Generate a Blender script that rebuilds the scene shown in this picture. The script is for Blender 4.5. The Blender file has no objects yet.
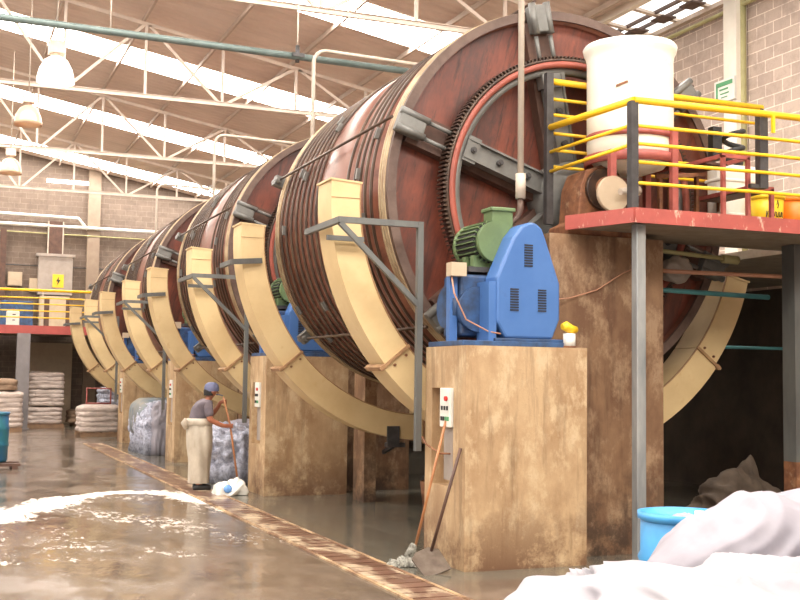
import bpy, bmesh, math, random
from mathutils import Vector, Matrix, noise
C = bpy.context.scene
COL = C.collection
PI = math.pi
rnd = random.Random(7)

# ------------------------------------------------------------------ camera, world, lights, exposure
yaw, pit, rol = math.radians(22.117), math.radians(3.982), math.radians(.746)
F = Vector((math.sin(yaw)*math.cos(pit), math.cos(yaw)*math.cos(pit), math.sin(pit)))
R = Vector((math.cos(yaw), -math.sin(yaw), 0)); U = R.cross(F)
R, U = R*math.cos(rol)+U*math.sin(rol), U*math.cos(rol)-R*math.sin(rol)
cd = bpy.data.cameras.new('camera'); cam = bpy.data.objects.new('camera', cd); COL.objects.link(cam)
cd.sensor_width = 36; cd.lens = 1134.6/800*36; cd.clip_end = 300
cam.matrix_world = Matrix(((R.x, U.x, -F.x, 0), (R.y, U.y, -F.y, 0), (R.z, U.z, -F.z, 1.75), (0, 0, 0, 1)))
C.camera = cam
W = bpy.data.worlds.new('world'); C.world = W; W.use_nodes = True
bg = W.node_tree.nodes['Background']; bg.inputs[0].default_value = (1, .96, .9, 1); bg.inputs[1].default_value = 1.5
SKYLIGHT = 14.0
C.view_settings.view_transform = 'Standard'; C.view_settings.look = 'None'
C.view_settings.exposure = 0.5; C.view_settings.gamma = 1; C.view_settings.use_curve_mapping = False

def area(name, loc, size, power, color, target):
    l = bpy.data.lights.new(name, 'AREA'); l.shape = 'RECTANGLE'; l.size, l.size_y = size; l.energy = power; l.color = color
    o = bpy.data.objects.new(name, l); COL.objects.link(o); o.location = loc
    o.rotation_euler = (Vector(target)-Vector(loc)).to_track_quat('-Z', 'Y').to_euler(); return o
# added fill light at roof height over the camera, eking out the skylights
area('added_fill_high_front', (4.6, .3, 8.8), (7, 2.5), 520, (1, .94, .84), (5.5, 11, 2))

# added fill light aimed up to brighten the roof; no doorway is built
area('added_fill_up_to_roof', (-2.5, -3.6, 3.2), (9, 4), 260, (1, .92, .82), (1, 22, 9.5))

# ------------------------------------------------------------------ materials
def nodes(name):
    m = bpy.data.materials.new(name); m.use_nodes = True
    nt = m.node_tree; b = nt.nodes['Principled BSDF']
    return m, nt, b
def noise_n(nt, vec, scale, detail=4, rough=.55, stretch=None):
    if stretch:
        mp = nt.nodes.new('ShaderNodeMapping'); mp.inputs['Scale'].default_value = stretch
        nt.links.new(vec, mp.inputs[0]); vec = mp.outputs[0]
    n = nt.nodes.new('ShaderNodeTexNoise'); n.inputs['Scale'].default_value = scale
    n.inputs['Detail'].default_value = detail; n.inputs['Roughness'].default_value = rough
    nt.links.new(vec, n.inputs['Vector']); return n.outputs[0]
def ramp(nt, fac, a, b, ca=(0, 0, 0, 1), cb=(1, 1, 1, 1)):
    r = nt.nodes.new('ShaderNodeValToRGB'); e = r.color_ramp.elements
    e[0].position = a; e[1].position = b; e[0].color = ca; e[1].color = cb
    nt.links.new(fac, r.inputs[0]); return r.outputs[0]
def mix(nt, fac, a, b):
    m = nt.nodes.new('ShaderNodeMix'); m.data_type = 'RGBA'
    for i, v in ((0, fac), (6, a), (7, b)):
        if isinstance(v, (tuple, float, int)):
            m.inputs[i].default_value = (v if not isinstance(v, tuple) else (*v, 1)) if i else v
        else: nt.links.new(v, m.inputs[i])
    return m.outputs[2]
def bump(nt, b, h, s, d=.02):
    n = nt.nodes.new('ShaderNodeBump'); n.inputs['Strength'].default_value = s; n.inputs['Distance'].default_value = d
    nt.links.new(h, n.inputs['Height']); nt.links.new(n.outputs[0], b.inputs['Normal'])
def coord(nt, world=False):
    if world: return nt.nodes.new('ShaderNodeNewGeometry').outputs['Position']
    return nt.nodes.new('ShaderNodeTexCoord').outputs['Object']
def M(name, c1, c2=None, scale=4, stretch=None, rough=.6, metal=0, bmp=0, lo=.35, hi=.65, world=True, c3=None, s3=1.5, st3=None, lo3=.55, hi3=.7, coat=0, spec=.5):
    m, nt, b = nodes(name)
    b.inputs['Roughness'].default_value = rough; b.inputs['Metallic'].default_value = metal
    b.inputs['Coat Weight'].default_value = coat; b.inputs['Specular IOR Level'].default_value = spec
    v = coord(nt, world)
    if c2 is None: c2 = tuple(x*.82 for x in c1)
    n1 = noise_n(nt, v, scale, 5, .6, stretch)
    col = mix(nt, ramp(nt, n1, lo, hi), c1, c2)
    if c3 is not None:
        n3 = noise_n(nt, v, s3, 6, .65, st3); col = mix(nt, ramp(nt, n3, lo3, hi3), col, c3)
    nt.links.new(col, b.inputs['Base Color'])
    if bmp: bump(nt, b, n1, bmp)
    return m
def emit(name, c, s):
    m, nt, b = nodes(name); b.inputs['Base Color'].default_value = (*c, 1)
    b.inputs['Emission Color'].default_value = (*c, 1); b.inputs['Emission Strength'].default_value = s; return m

def concrete(name, base, dark, light, dirt_h=None, dirt=(.16, .08, .04)):
    m, nt, b = nodes(name); v = coord(nt, True)
    n1 = noise_n(nt, v, 1.5, 7, .68, (1.3, 1.3, .7)); n2 = noise_n(nt, v, 5, 6, .7, (1.5, 1.5, .16)); n3 = noise_n(nt, v, 1.3, 8, .75); n6 = noise_n(nt, v, 3.2, 7, .75, (1, 1, .6))
    col = mix(nt, ramp(nt, n1, .4, .62), base, dark)
    col = mix(nt, ramp(nt, n6, .5, .62), col, light)
    n4 = noise_n(nt, v, 26, 5, .75)
    md = nt.nodes.new('ShaderNodeMath'); md.operation = 'MULTIPLY'; nt.links.new(ramp(nt, n2, .52, .7), md.inputs[0]); md.inputs[1].default_value = .75
    col = mix(nt, md.outputs[0], col, tuple(x*.6 for x in dark))
    col = mix(nt, ramp(nt, n4, .58, .75), col, tuple(x*.75 for x in base))
    sp = nt.nodes.new('ShaderNodeSeparateXYZ'); nt.links.new(v, sp.inputs[0])
    if dirt_h:
        mr = nt.nodes.new('ShaderNodeMapRange'); mr.inputs[1].default_value = dirt_h; mr.inputs[2].default_value = 0; nt.links.new(sp.outputs[2], mr.inputs[0])
        mu = nt.nodes.new('ShaderNodeMath'); mu.operation = 'MULTIPLY'; nt.links.new(mr.outputs[0], mu.inputs[0]); nt.links.new(ramp(nt, n3, .45, .56), mu.inputs[1])
        col = mix(nt, mu.outputs[0], col, dirt)
    nt.links.new(col, b.inputs['Base Color']); b.inputs['Roughness'].default_value = .65
    bump(nt, b, n4, .35, .01); return m

def blocks(name, axis, c1, c2, mortar, bw=.4, bh=.2):
    m, nt, b = nodes(name); v = coord(nt, True)
    sp = nt.nodes.new('ShaderNodeSeparateXYZ'); nt.links.new(v, sp.inputs[0])
    cb = nt.nodes.new('ShaderNodeCombineXYZ'); nt.links.new(sp.outputs[axis], cb.inputs[0]); nt.links.new(sp.outputs[2], cb.inputs[1])
    br = nt.nodes.new('ShaderNodeTexBrick'); nt.links.new(cb.outputs[0], br.inputs[0])
    br.inputs['Color1'].default_value = (*c1, 1); br.inputs['Color2'].default_value = (*c2, 1); br.inputs['Mortar'].default_value = (*mortar, 1)
    br.inputs['Scale'].default_value = 1; br.inputs['Brick Width'].default_value = bw; br.inputs['Row Height'].default_value = bh
    br.inputs['Mortar Size'].default_value = .009; br.inputs['Mortar Smooth'].default_value = .3
    n = noise_n(nt, v, 5, 6, .7); n2 = noise_n(nt, v, 40, 3, .7)
    col = mix(nt, ramp(nt, n, .45, .75), br.outputs[0], tuple(x*.8 for x in c2)); col = mix(nt, ramp(nt, n2, .6, .8), col, tuple(x*.7 for x in c2))
    nt.links.new(col, b.inputs['Base Color']); b.inputs['Roughness'].default_value = .9
    bump(nt, b, br.outputs[1], -.4, .01); return m

def wood_face():
    m, nt, b = nodes('drum_wood'); v = coord(nt, False)
    mp = nt.nodes.new('ShaderNodeMapping'); mp.inputs['Rotation'].default_value = (0, math.radians(-14), 0); nt.links.new(v, mp.inputs[0])
    sp = nt.nodes.new('ShaderNodeSeparateXYZ'); nt.links.new(mp.outputs[0], sp.inputs[0])
    q = nt.nodes.new('ShaderNodeMath'); q.operation = 'SNAP'; q.inputs[1].default_value = .21; nt.links.new(sp.outputs[0], q.inputs[0])
    wn = nt.nodes.new('ShaderNodeTexWhiteNoise'); wn.noise_dimensions = '1D'; nt.links.new(q.outputs[0], wn.inputs['W'])
    n1 = noise_n(nt, mp.outputs[0], 1.9, 6, .7, (1.5, 1, .55)); n2 = noise_n(nt, mp.outputs[0], 6, 6, .75, (2.6, 1, .3)); n3 = noise_n(nt, mp.outputs[0], 1.2, 6, .7, (1.6, 1, .7))
    col = mix(nt, ramp(nt, wn.outputs[0], 0, 1), (.15, .042, .026), (.11, .032, .022))
    col = mix(nt, ramp(nt, n1, .42, .68), col, (.25, .065, .036))
    col = mix(nt, ramp(nt, n3, .48, .68), col, (.07, .033, .028))
    col = mix(nt, ramp(nt, n2, .52, .7), col, (.045, .02, .016))
    nt.links.new(col, b.inputs['Base Color']); b.inputs['Roughness'].default_value = .36; bump(nt, b, n2, .12, .01); return m
def wood_shell():
    m, nt, b = nodes('drum_staves'); v = coord(nt, False)
    n1 = noise_n(nt, v, 1.6, 6, .65, (1, .6, 1)); n2 = noise_n(nt, v, 5, 5, .7, (1, .35, 1))
    col = mix(nt, ramp(nt, n1, .4, .65), (.17, .062, .04), (.24, .1, .066)); col = mix(nt, ramp(nt, n2, .5, .75), col, (.08, .035, .026))
    nt.links.new(col, b.inputs['Base Color']); b.inputs['Roughness'].default_value = .3; bump(nt, b, n2, .08, .01); return m

T = {}
T['wood'] = wood_face(); T['stave'] = wood_shell()
T['rimwood'] = M('rim_wood', (.14, .088, .068), (.09, .052, .04), 6, None, .55)
T['hoop'] = M('hoop_steel', (.11, .07, .045), (.055, .032, .024), 3, None, .4, .3)
T['hoopl'] = M('hoop_pale', (.5, .39, .24), (.33, .22, .13), 5, None, .45, .2)
T['ring'] = M('ring_red', (.36, .09, .06), (.26, .07, .05), 5, None, .55)
T['teeth'] = M('teeth_grease', (.05, .035, .03), (.1, .06, .04), 12, None, .35, .4)
T['grey'] = M('grey_paint', (.19, .188, .175), (.14, .135, .125), 6, None, .5, .2)
T['dgrey'] = M('dark_grey_steel', (.085, .08, .08), (.055, .05, .05), 8, None, .5, .3)
T['postgrey'] = M('blue_grey_steel', (.16, .165, .155), (.12, .12, .115), 5, (1, 1, .3), .5, .2)
T['galv'] = M('galvanised', (.42, .43, .42), (.24, .26, .27), 5, (1, 1, .25), .4, .35)
T['cream'] = M('cream_guard', (.74, .56, .3), (.62, .44, .22), 1.6, None, .5, 0, .02, .35, .7, c3=(.6, .38, .17), s3=5, lo3=.62, hi3=.8)
T['creamedge'] = M('guard_edge', (.45, .27, .13), (.3, .16, .08), 8, None, .6)
T['rust'] = M('rust', (.3, .13, .06), (.16, .065, .035), 9, None, .75, .2, .1, c3=(.45, .3, .18), s3=6, lo3=.6, hi3=.75)
T['blue'] = M('machine_blue', (.055, .145, .38), (.07, .17, .42), 2, None, .42, 0, .0, c3=(.05, .11, .28), s3=4, lo3=.62, hi3=.8)
T['bluedark'] = M('gearbox_blue', (.04, .1, .24), (.03, .05, .1), 7, None, .5, .1)
T['green'] = M('motor_green', (.15, .225, .1), (.11, .165, .075), 4, None, .45, 0)
T['black'] = M('black', (.015, .015, .015), (.03, .03, .03), 9, None, .6)
T['redpaint'] = M('deck_red', (.45, .1, .08), (.36, .08, .065), 4, None, .55, 0, .05, c3=(.78, .6, .45), s3=9, st3=(1, 1, .4), lo3=.56, hi3=.68)
T['redfar'] = M('far_red', (.4, .075, .06), (.32, .06, .05), 3, None, .6)
T['standred'] = M('stand_red', (.45, .12, .1), (.33, .085, .07), 8, None, .55)
T['yellow'] = M('rail_yellow', (.95, .6, .02), (.88, .5, .015), 5, None, .4)
T['tank'] = M('tank_plastic', (.86, .84, .76), (.82, .78, .66), 2, None, .45, 0, 0, c3=(.62, .45, .26), s3=7, lo3=.66, hi3=.76)
T['white'] = M('white_plastic', (.8, .79, .74), (.7, .68, .62), 4, None, .45)
T['purlin'] = M('purlin_paint', (.55, .45, .37), (.48, .38, .31), 4, None, .6)
T['steelwhite'] = M('truss_paint', (.74, .63, .53), (.62, .52, .44), 4, None, .5)
T['roof'] = M('roof_sheet', (.8, .67, .58), (.68, .56, .48), 1.2, (.3, 1, 1), .6, .0)
T['pipe'] = M('grey_green_pipe', (.2, .26, .25), (.15, .2, .19), 4, None, .45, .2)
T['conduit'] = M('pale_conduit', (.55, .47, .39), (.45, .38, .31), 4, None, .5)
T['teal'] = M('teal_pipe', (.08, .3, .32), (.06, .2, .22), 4, None, .5)
T['copper'] = M('copper_pipe', (.5, .25, .15), (.38, .18, .11), 4, None, .5)
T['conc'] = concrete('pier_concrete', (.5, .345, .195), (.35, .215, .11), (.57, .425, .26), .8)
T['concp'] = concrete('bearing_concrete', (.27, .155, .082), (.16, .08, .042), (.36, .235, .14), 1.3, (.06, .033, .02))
T['deckc'] = M('deck_concrete', (.33, .27, .2), (.24, .19, .14), 5, None, .8)
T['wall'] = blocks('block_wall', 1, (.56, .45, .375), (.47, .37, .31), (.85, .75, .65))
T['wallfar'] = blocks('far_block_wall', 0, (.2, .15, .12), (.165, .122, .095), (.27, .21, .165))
T['render'] = M('shaded_render', (.07, .05, .035), (.04, .028, .02), 2, None, .8)
T['wallwhite'] = M('white_column', (.85, .8, .7), (.78, .72, .62), 3, None, .7)
T['pilaster'] = M('far_pilaster', (.3, .23, .17), (.26, .19, .14), 3, None, .8)
T['tancab'] = M('tan_cabinet', (.55, .44, .31), (.48, .37, .26), 4, None, .6)
T['greycab'] = M('grey_cabinet', (.4, .34, .3), (.33, .28, .24), 4, None, .5, .1)
T['barrel'] = M('barrel_blue', (.07, .35, .68), (.05, .27, .58), 3, None, .4)
T['barreldk'] = M('barrel_dark_blue', (.03, .13, .34), (.03, .16, .2), 3, (1, 1, .5), .4)
T['whitehide'] = M('white_hide', (.33, .32, .34), (.27, .255, .285), 2, None, .65, 0, .12)
T['palehide'] = M('pale_hide', (.32, .3, .34), (.24, .225, .26), 2, None, .65, 0, .12)
T['bluehide'] = M('blue_grey_hide', (.55, .57, .68), (.22, .225, .28), 16, None, .7, 0, .3)
T['tarp'] = M('blue_tarp', (.16, .21, .25), (.27, .24, .19), 3, None, .5)
T['balehide'] = M('bale_hide', (.6, .5, .44), (.42, .34, .3), 7, (1, 1, 5), .75, 0, .2)
T['browncloth'] = M('brown_cloth', (.3, .2, .13), (.2, .13, .08), 5, None, .8, 0, .2)
T['darkcloth'] = M('dark_cloth', (.17, .125, .09), (.11, .08, .06), 5, None, .8, 0, .2)
T['pallet'] = M('pallet_wood', (.3, .18, .1), (.2, .12, .07), 6, (1, 4, 1), .8)
T['stick'] = M('broom_stick', (.5, .22, .09), (.4, .17, .07), 6, None, .5)
T['darkwood'] = M('dark_wood', (.12, .06, .04), (.07, .035, .025), 6, None, .6)
T['mop'] = M('mop_fibre', (.4, .39, .34), (.12, .11, .09), 30, None, .9)
T['skin'] = M('skin', (.42, .16, .09), (.36, .13, .07), 12, None, .5)
T['shirt'] = M('grey_shirt', (.17, .14, .16), (.12, .1, .12), 9, None, .85)
T['cap'] = M('blue_cap', (.14, .15, .25), (.1, .11, .19), 9, None, .8)
T['apron'] = M('white_apron', (.55, .49, .4), (.38, .32, .25), 5, (1, 1, .5), .6)
T['hair'] = M('dark_hair', (.012, .009, .008), None, 9, None, .7)
T['orange'] = M('orange_plastic', (.95, .25, .02), (.85, .2, .015), 5, None, .4)
T['ybucket'] = M('yellow_plastic', (.92, .62, .03), (.85, .52, .02), 5, None, .4)
T['signgreen'] = M('sign_green', (.1, .36, .16), None, 4)
T['red'] = M('red', (.6, .03, .02), None, 4)
T['lampmetal'] = M('lamp_housing', (.7, .58, .47), (.6, .48, .38), 4, None, .4, .2)
T['drainp'] = M('drain_plates', (.2, .11, .075), (.12, .06, .04), 4, (1, .6, 1), .3, 0, .1, c3=(.55, .43, .3), s3=4, st3=(1, .35, 1), lo3=.5, hi3=.62)
T['shovelsteel'] = M('shovel_steel', (.2, .16, .13), (.12, .09, .07), 8, None, .4, .4)
T['skylight'] = emit('skylight_sheet', (1, .95, .88), SKYLIGHT)
T['glow'] = emit('far_vent_daylight', (1, .95, .9), 4)

# wet floor with puddles and a band of foam (both are real stains of their own shape)
def floor_mat():
    m, nt, b = nodes('wet_floor'); v = coord(nt, True)
    n1 = noise_n(nt, v, .7, 6, .6); n2 = noise_n(nt, v, 5, 6, .7, (1, .6, 1)); n3 = noise_n(nt, v, 1.6, 5, .65, (.7, .35, 1))
    col = mix(nt, ramp(nt, n1, .4, .62), (.17, .13, .1), (.095, .072, .055))
    col = mix(nt, ramp(nt, n2, .5, .72), col, (.25, .195, .155))
    at = nt.nodes.new('ShaderNodeAttribute'); at.attribute_name = 'marks'
    sp = nt.nodes.new('ShaderNodeSeparateColor'); nt.links.new(at.outputs['Color'], sp.inputs[0])
    # greenish standing water right of the drain
    col = mix(nt, sp.outputs[1], col, (.12, .115, .09))
    nf = noise_n(nt, v, 9, 8, .8, (1, .4, 1)); 
    ad = nt.nodes.new('ShaderNodeMath'); ad.operation = 'MULTIPLY'; nt.links.new(sp.outputs[0], ad.inputs[0])
    nt.links.new(ramp(nt, nf, .45, .6), ad.inputs[1]); sq = nt.nodes.new('ShaderNodeMath'); sq.operation = 'MULTIPLY_ADD'; nt.links.new(sp.outputs[0], sq.inputs[0]); nt.links.new(sp.outputs[0], sq.inputs[1]); nt.links.new(ad.outputs[0], sq.inputs[2])
    foam = ramp(nt, sq.outputs[0], .5, 1.2)
    col = mix(nt, foam, col, (.85, .76, .66)); nt.links.new(col, b.inputs['Base Color'])
    r = nt.nodes.new('ShaderNodeMapRange'); nt.links.new(ramp(nt, n3, .42, .6), r.inputs[0]); r.inputs[3].default_value = .05; r.inputs[4].default_value = .24
    mr = nt.nodes.new('ShaderNodeMix'); mr.inputs[3].default_value = .8; nt.links.new(foam, mr.inputs[0]); nt.links.new(r.outputs[0], mr.inputs[2]); nt.links.new(mr.outputs[0], b.inputs['Roughness'])
    b.inputs['Specular IOR Level'].default_value = .8
    nb = noise_n(nt, v, 3.2, 6, .6, (1, .5, 1)); bump(nt, b, nb, .22, .03)
    return m
T['floor'] = floor_mat()

# ------------------------------------------------------------------ mesh helper
class MB:
    def __init__(s): s.b = bmesh.new()
    def box(s, x0, x1, y0, y1, z0, z1):
        vs = [s.b.verts.new(p) for p in ((x0,y0,z0),(x1,y0,z0),(x1,y1,z0),(x0,y1,z0),(x0,y0,z1),(x1,y0,z1),(x1,y1,z1),(x0,y1,z1))]
        for f in ((3,2,1,0),(4,5,6,7),(0,1,5,4),(1,2,6,5),(2,3,7,6),(3,0,4,7)): s.b.faces.new([vs[i] for i in f])
        return s
    def bar(s, p, q, w, h, up=(0, 0, 1)):
        p, q = Vector(p), Vector(q); d = (q-p).normalized(); u = Vector(up)
        if abs(d.dot(u)) > .98: u = Vector((0, 1, 0))
        r = d.cross(u).normalized(); u = r.cross(d)
        vs = [s.b.verts.new(o+r*a*w/2+u*b*h/2) for o in (p, q) for a, b in ((-1,-1),(1,-1),(1,1),(-1,1))]
        for f in ((0,1,2,3),(7,6,5,4),(0,4,5,1),(1,5,6,2),(2,6,7,3),(3,7,4,0)): s.b.faces.new([vs[i] for i in f])
        return s
    def tube(s, pts, r, n=10, smooth=True, caps=True):
        pts = [Vector(p) for p in pts]; rs = r if isinstance(r, (list, tuple)) else [r]*len(pts); rings = []
        prev = None
        for i, p in enumerate(pts):
            d = ((pts[i+1]-p).normalized() if i < len(pts)-1 else Vector()) + ((p-pts[i-1]).normalized() if i else Vector())
            d.normalize()
            if prev is None: a = d.orthogonal().normalized()
            else: a = (prev-d*prev.dot(d)).normalized()
            prev = a; b2 = d.cross(a)
            rings.append([s.b.verts.new(p+(a*math.cos(2*PI*k/n)+b2*math.sin(2*PI*k/n))*rs[i]) for k in range(n)])
        for i in range(len(rings)-1):
            for k in range(n):
                f = s.b.faces.new((rings[i][k], rings[i][(k+1)%n], rings[i+1][(k+1)%n], rings[i+1][k])); f.smooth = smooth
        if caps:
            s.b.faces.new(rings[0][::-1]); s.b.faces.new(rings[-1])
        return s
    def lathe(s, prof, c=(0,0,0), axis='Z', n=32, a0=0, a1=2*PI, smooth=True, closed=False):
        full = abs(a1-a0-2*PI) < 1e-6; N = n if full else n+1; rings = []
        for k in range(N):
            t = a0+(a1-a0)*k/n; ring = []
            for r, h in prof:
                if axis == 'Z': p = (c[0]+r*math.cos(t), c[1]+r*math.sin(t), c[2]+h)
                else: p = (c[0]+r*math.cos(t), c[1]+h, c[2]+r*math.sin(t))
                ring.append(s.b.verts.new(p))
            rings.append(ring)
        m = len(prof)
        for k in range(n if full else n):
            a, b2 = rings[k], rings[(k+1)%N]
            for i in range(m if closed else m-1):
                j = (i+1) % m
                try: f = s.b.faces.new((a[i], b2[i], b2[j], a[j])); f.smooth = smooth
                except ValueError: pass
        if not full and closed: s.b.faces.new(rings[0]); s.b.faces.new(rings[-1][::-1])
        return s
    def prism(s, poly, y0, y1, axis='Y'):
        def P(a, b2, h): return (a, h, b2) if axis == 'Y' else ((a, b2, h) if axis == 'Z' else (h, a, b2))
        A = [s.b.verts.new(P(a, b2, y0)) for a, b2 in poly]; B = [s.b.verts.new(P(a, b2, y1)) for a, b2 in poly]
        n = len(poly); s.b.faces.new(A); s.b.faces.new(B[::-1])
        for i in range(n): s.b.faces.new((A[i], B[i], B[(i+1)%n], A[(i+1)%n]))
        return s
    def build(s, name, mat, parent=None, bevel=0, loc=None, smooth=False):
        bmesh.ops.remove_doubles(s.b, verts=s.b.verts, dist=1e-5)
        bmesh.ops.recalc_face_normals(s.b, faces=s.b.faces)
        me = bpy.data.meshes.new(name); s.b.to_mesh(me); s.b.free()
        if smooth:
            for p in me.polygons: p.use_smooth = True
        me.materials.append(T[mat] if isinstance(mat, str) else mat)
        o = bpy.data.objects.new(name, me); COL.objects.link(o)
        if loc: o.location = loc
        if parent: o.parent = parent
        if bevel:
            m = o.modifiers.new('bevel', 'BEVEL'); m.width = bevel; m.segments = 2; m.limit_method = 'ANGLE'
        return o
def tag(o, label=None, cat=None, group=None, kind=None):
    if label: o['label'] = label
    if cat: o['category'] = cat
    if group: o['group'] = group
    if kind: o['kind'] = kind
    return o
def empty(name, loc, label, cat, group=None):
    o = bpy.data.objects.new(name, None); COL.objects.link(o); o.location = loc; o.empty_display_size = .1
    return tag(o, label, cat, group)
KIDS = {}
def kids(o): return [c for c in COL.objects if c.parent == o]
def copy_tree(o, parent=None):
    c = o.copy(); COL.objects.link(c); c.parent = parent
    for ch in kids(o): copy_tree(ch, c)
    return c
def clone(o, dx, label, group=None):
    c = copy_tree(o); c.location = Vector(o.location)+Vector(dx); c['label'] = label
    if group: c['group'] = group
    return c

PITCH = 6.866
# order words for the four bays, nearest first
BAY = ['nearest', 'second-nearest', 'third-nearest', 'farthest']

# ------------------------------------------------------------------ SETTING
def floor():
    b = bmesh.new()
    xs = [-14+.5*i for i in range(27)] + [-.4+.12*i for i in range(55)] + [6.4+.5*i for i in range(13)]
    xs = sorted(set(round(x, 3) for x in xs)); ys = [-4+.6*i for i in range(15)] + [5+.12*i for i in range(167)] + [25.2+.8*i for i in range(24)]
    ys = sorted(set(round(y, 3) for y in ys))
    g = [[b.verts.new((x, y, 0)) for x in xs] for y in ys]
    for j in range(len(ys)-1):
        for i in range(len(xs)-1): b.faces.new((g[j][i], g[j][i+1], g[j+1][i+1], g[j+1][i]))
    me = bpy.data.meshes.new('floor'); b.to_mesh(me); b.free()
    ca = me.color_attributes.new('marks', 'FLOAT_COLOR', 'POINT')
    line = [((-1, 13.9), .55), ((.8, 14.6), .5), ((1.3, 15.8), .45), ((1.75, 16.7), .35), ((2.5, 17.4), .3), ((3.2, 17.5), .35), ((3.5, 16.2), .3), ((3.75, 14.2), .25), ((3.8, 12.4), .12)]
    for i, vt in enumerate(me.vertices):
        x, y = vt.co.x, vt.co.y; f = 0
        wx = x+.25*noise.noise((x*1.3, y*1.3, 0)); wy = y+.35*noise.noise((x*1.1, y*1.1, 5))
        for (p, wp), (q, wq) in zip(line, line[1:]):
            p, q = Vector(p), Vector(q); t = max(0, min(1, (Vector((wx, wy))-p).dot(q-p)/(q-p).length_squared)); d = (Vector((wx, wy))-p-(q-p)*t).length
            w = wp+(wq-wp)*t; f = max(f, 1-(d/w)**1.3*.5 if d < w*1.6 else 0)
        # loose suds inside the curve
        if .2 < x < 3.6 and 11 < y < 17: f = max(f, .44+.3*noise.noise((x*1.3, y*.6, 3)))
        g2 = 1.0 if (x > 4.0+.15*noise.noise((0, y, 1)) and y > 9) else 0
        ca.data[i].color = (max(0, min(1, f)), g2*.75, 0, 1)
    me.materials.append(T['floor']); o = bpy.data.objects.new('floor', me); COL.objects.link(o); tag(o, kind='structure')
floor()
XR = 12.3
def RZ(x): return 10.3-.175*x
MB().box(XR, XR+.2, -4, 44, 0, 8.3).build('wall_right', 'wall')['kind'] = 'structure'
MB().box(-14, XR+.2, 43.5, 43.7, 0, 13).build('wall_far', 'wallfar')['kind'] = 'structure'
MB().box(-14, XR+.2, -4.2, -4, 0, 7.5).build('wall_back_light_block', 'wallfar')['kind'] = 'structure'  # unseen wall behind the camera, added to cut low frontal light
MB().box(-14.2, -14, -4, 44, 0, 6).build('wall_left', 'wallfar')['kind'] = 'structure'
# corrugated roof between translucent strips
SKY = [0, 7, 14, 21, 28, 35, 42]
def roof():
    b = MB()
    edges = [-4]+[e for s in SKY for e in (s-.72, s+.72)]+[43.6]
    def strip(y0, y1, x0, x1):
        n = max(1, int((y1-y0)/.07)); prev = None
        for k in range(n+1):
            y = y0+(y1-y0)*k/n; ph = k % 4; dz = (0, 0, .035, .035)[ph]
            cur = [b.b.verts.new((x, y, RZ(x)+dz+h)) for x in (x0, x1) for h in (0, .006)]
            if prev:
                b.b.faces.new((prev[0], prev[2], cur[2], cur[0])); b.b.faces.new((prev[1], cur[1], cur[3], prev[3]))
            prev = cur
    for a, c in zip(edges[::2], edges[1::2]): strip(a, c, -14, 11.0)
    for s in SKY: strip(s-.72, s+.72, 10.2, 11.0)
    b.build('ceiling', 'roof')['kind'] = 'structure'
roof()
for i, s in enumerate(SKY):
    MB().prism([(-14, RZ(-14)+.01), (10.2, RZ(10.2)+.01), (10.2, RZ(10.2)+.03), (-14, RZ(-14)+.03)], s-.72, s+.72).build('window_%d' % (i+1), 'skylight')['kind'] = 'structure'
MB().box(3.5, 5.05, 43.44, 43.5, 8.84, 8.97).build('window_8', 'glow')['kind'] = 'structure'
# roof trusses
def truss(Y, i):
    t = empty('roof_truss', (0, Y, 7.75), 'white steel roof truss spanning the hall, %s from the camera' % ('nearest', 'second', 'third', 'fourth')[i], 'truss', 'white roof trusses')
    MB().bar((-14, 0, 0), (12.2, 0, 0), .07, .08).bar((-14, 0, .045), (12.2, 0, .045), .13, .012).build('bottom_chord', 'steelwhite', t)
    MB().bar((-14, 0, RZ(-14)-.28-7.75), (12.2, 0, RZ(12.2)-.28-7.75), .06, .08).build('top_chord', 'steelwhite', t)
    k = 0; x = 2.23-1.69*9
    while x < 12:
        zt = RZ(x)-.28-7.75
        MB().bar((x, 0, 0), (x, 0, zt), .055, .055, (0, 1, 0)).build('vertical_web', 'steelwhite', t)
        if k % 2 == 1:
            for s in (-1, 1):
                if x+1.69*s < 12.1: MB().bar((x+.05*s, 0, 0), (x+1.69*s-.05*s, 0, RZ(x+1.69*s)-.3-7.75), .06, .06, (0, 1, 0)).build('diagonal_web', 'steelwhite', t)
        x += 1.69; k += 1
for i, Y in enumerate((17.4, 24.4, 31.3, 38.2)): truss(Y, i)
ORD = ['first', 'second', 'third', 'fourth', 'fifth', 'sixth', 'seventh', 'eighth', 'ninth', 'tenth', 'eleventh', 'twelfth']
x = 2.23-1.69*5
k = 0
while x < 12:
    n_ = int(round((2.23+1.69*5-x)/1.69)); lab = 'pale steel purlin under the roof sheets, %s' % ('nearest the block wall' if n_ == 0 else ORD[n_]+' from the block wall')
    tag(MB().bar((x, -3.5, RZ(x)-.07), (x, 43.4, RZ(x)-.07), .05, .1).build('roof_purlin', 'purlin'), lab, 'purlin', 'roof purlins')
    x += 1.69
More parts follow.
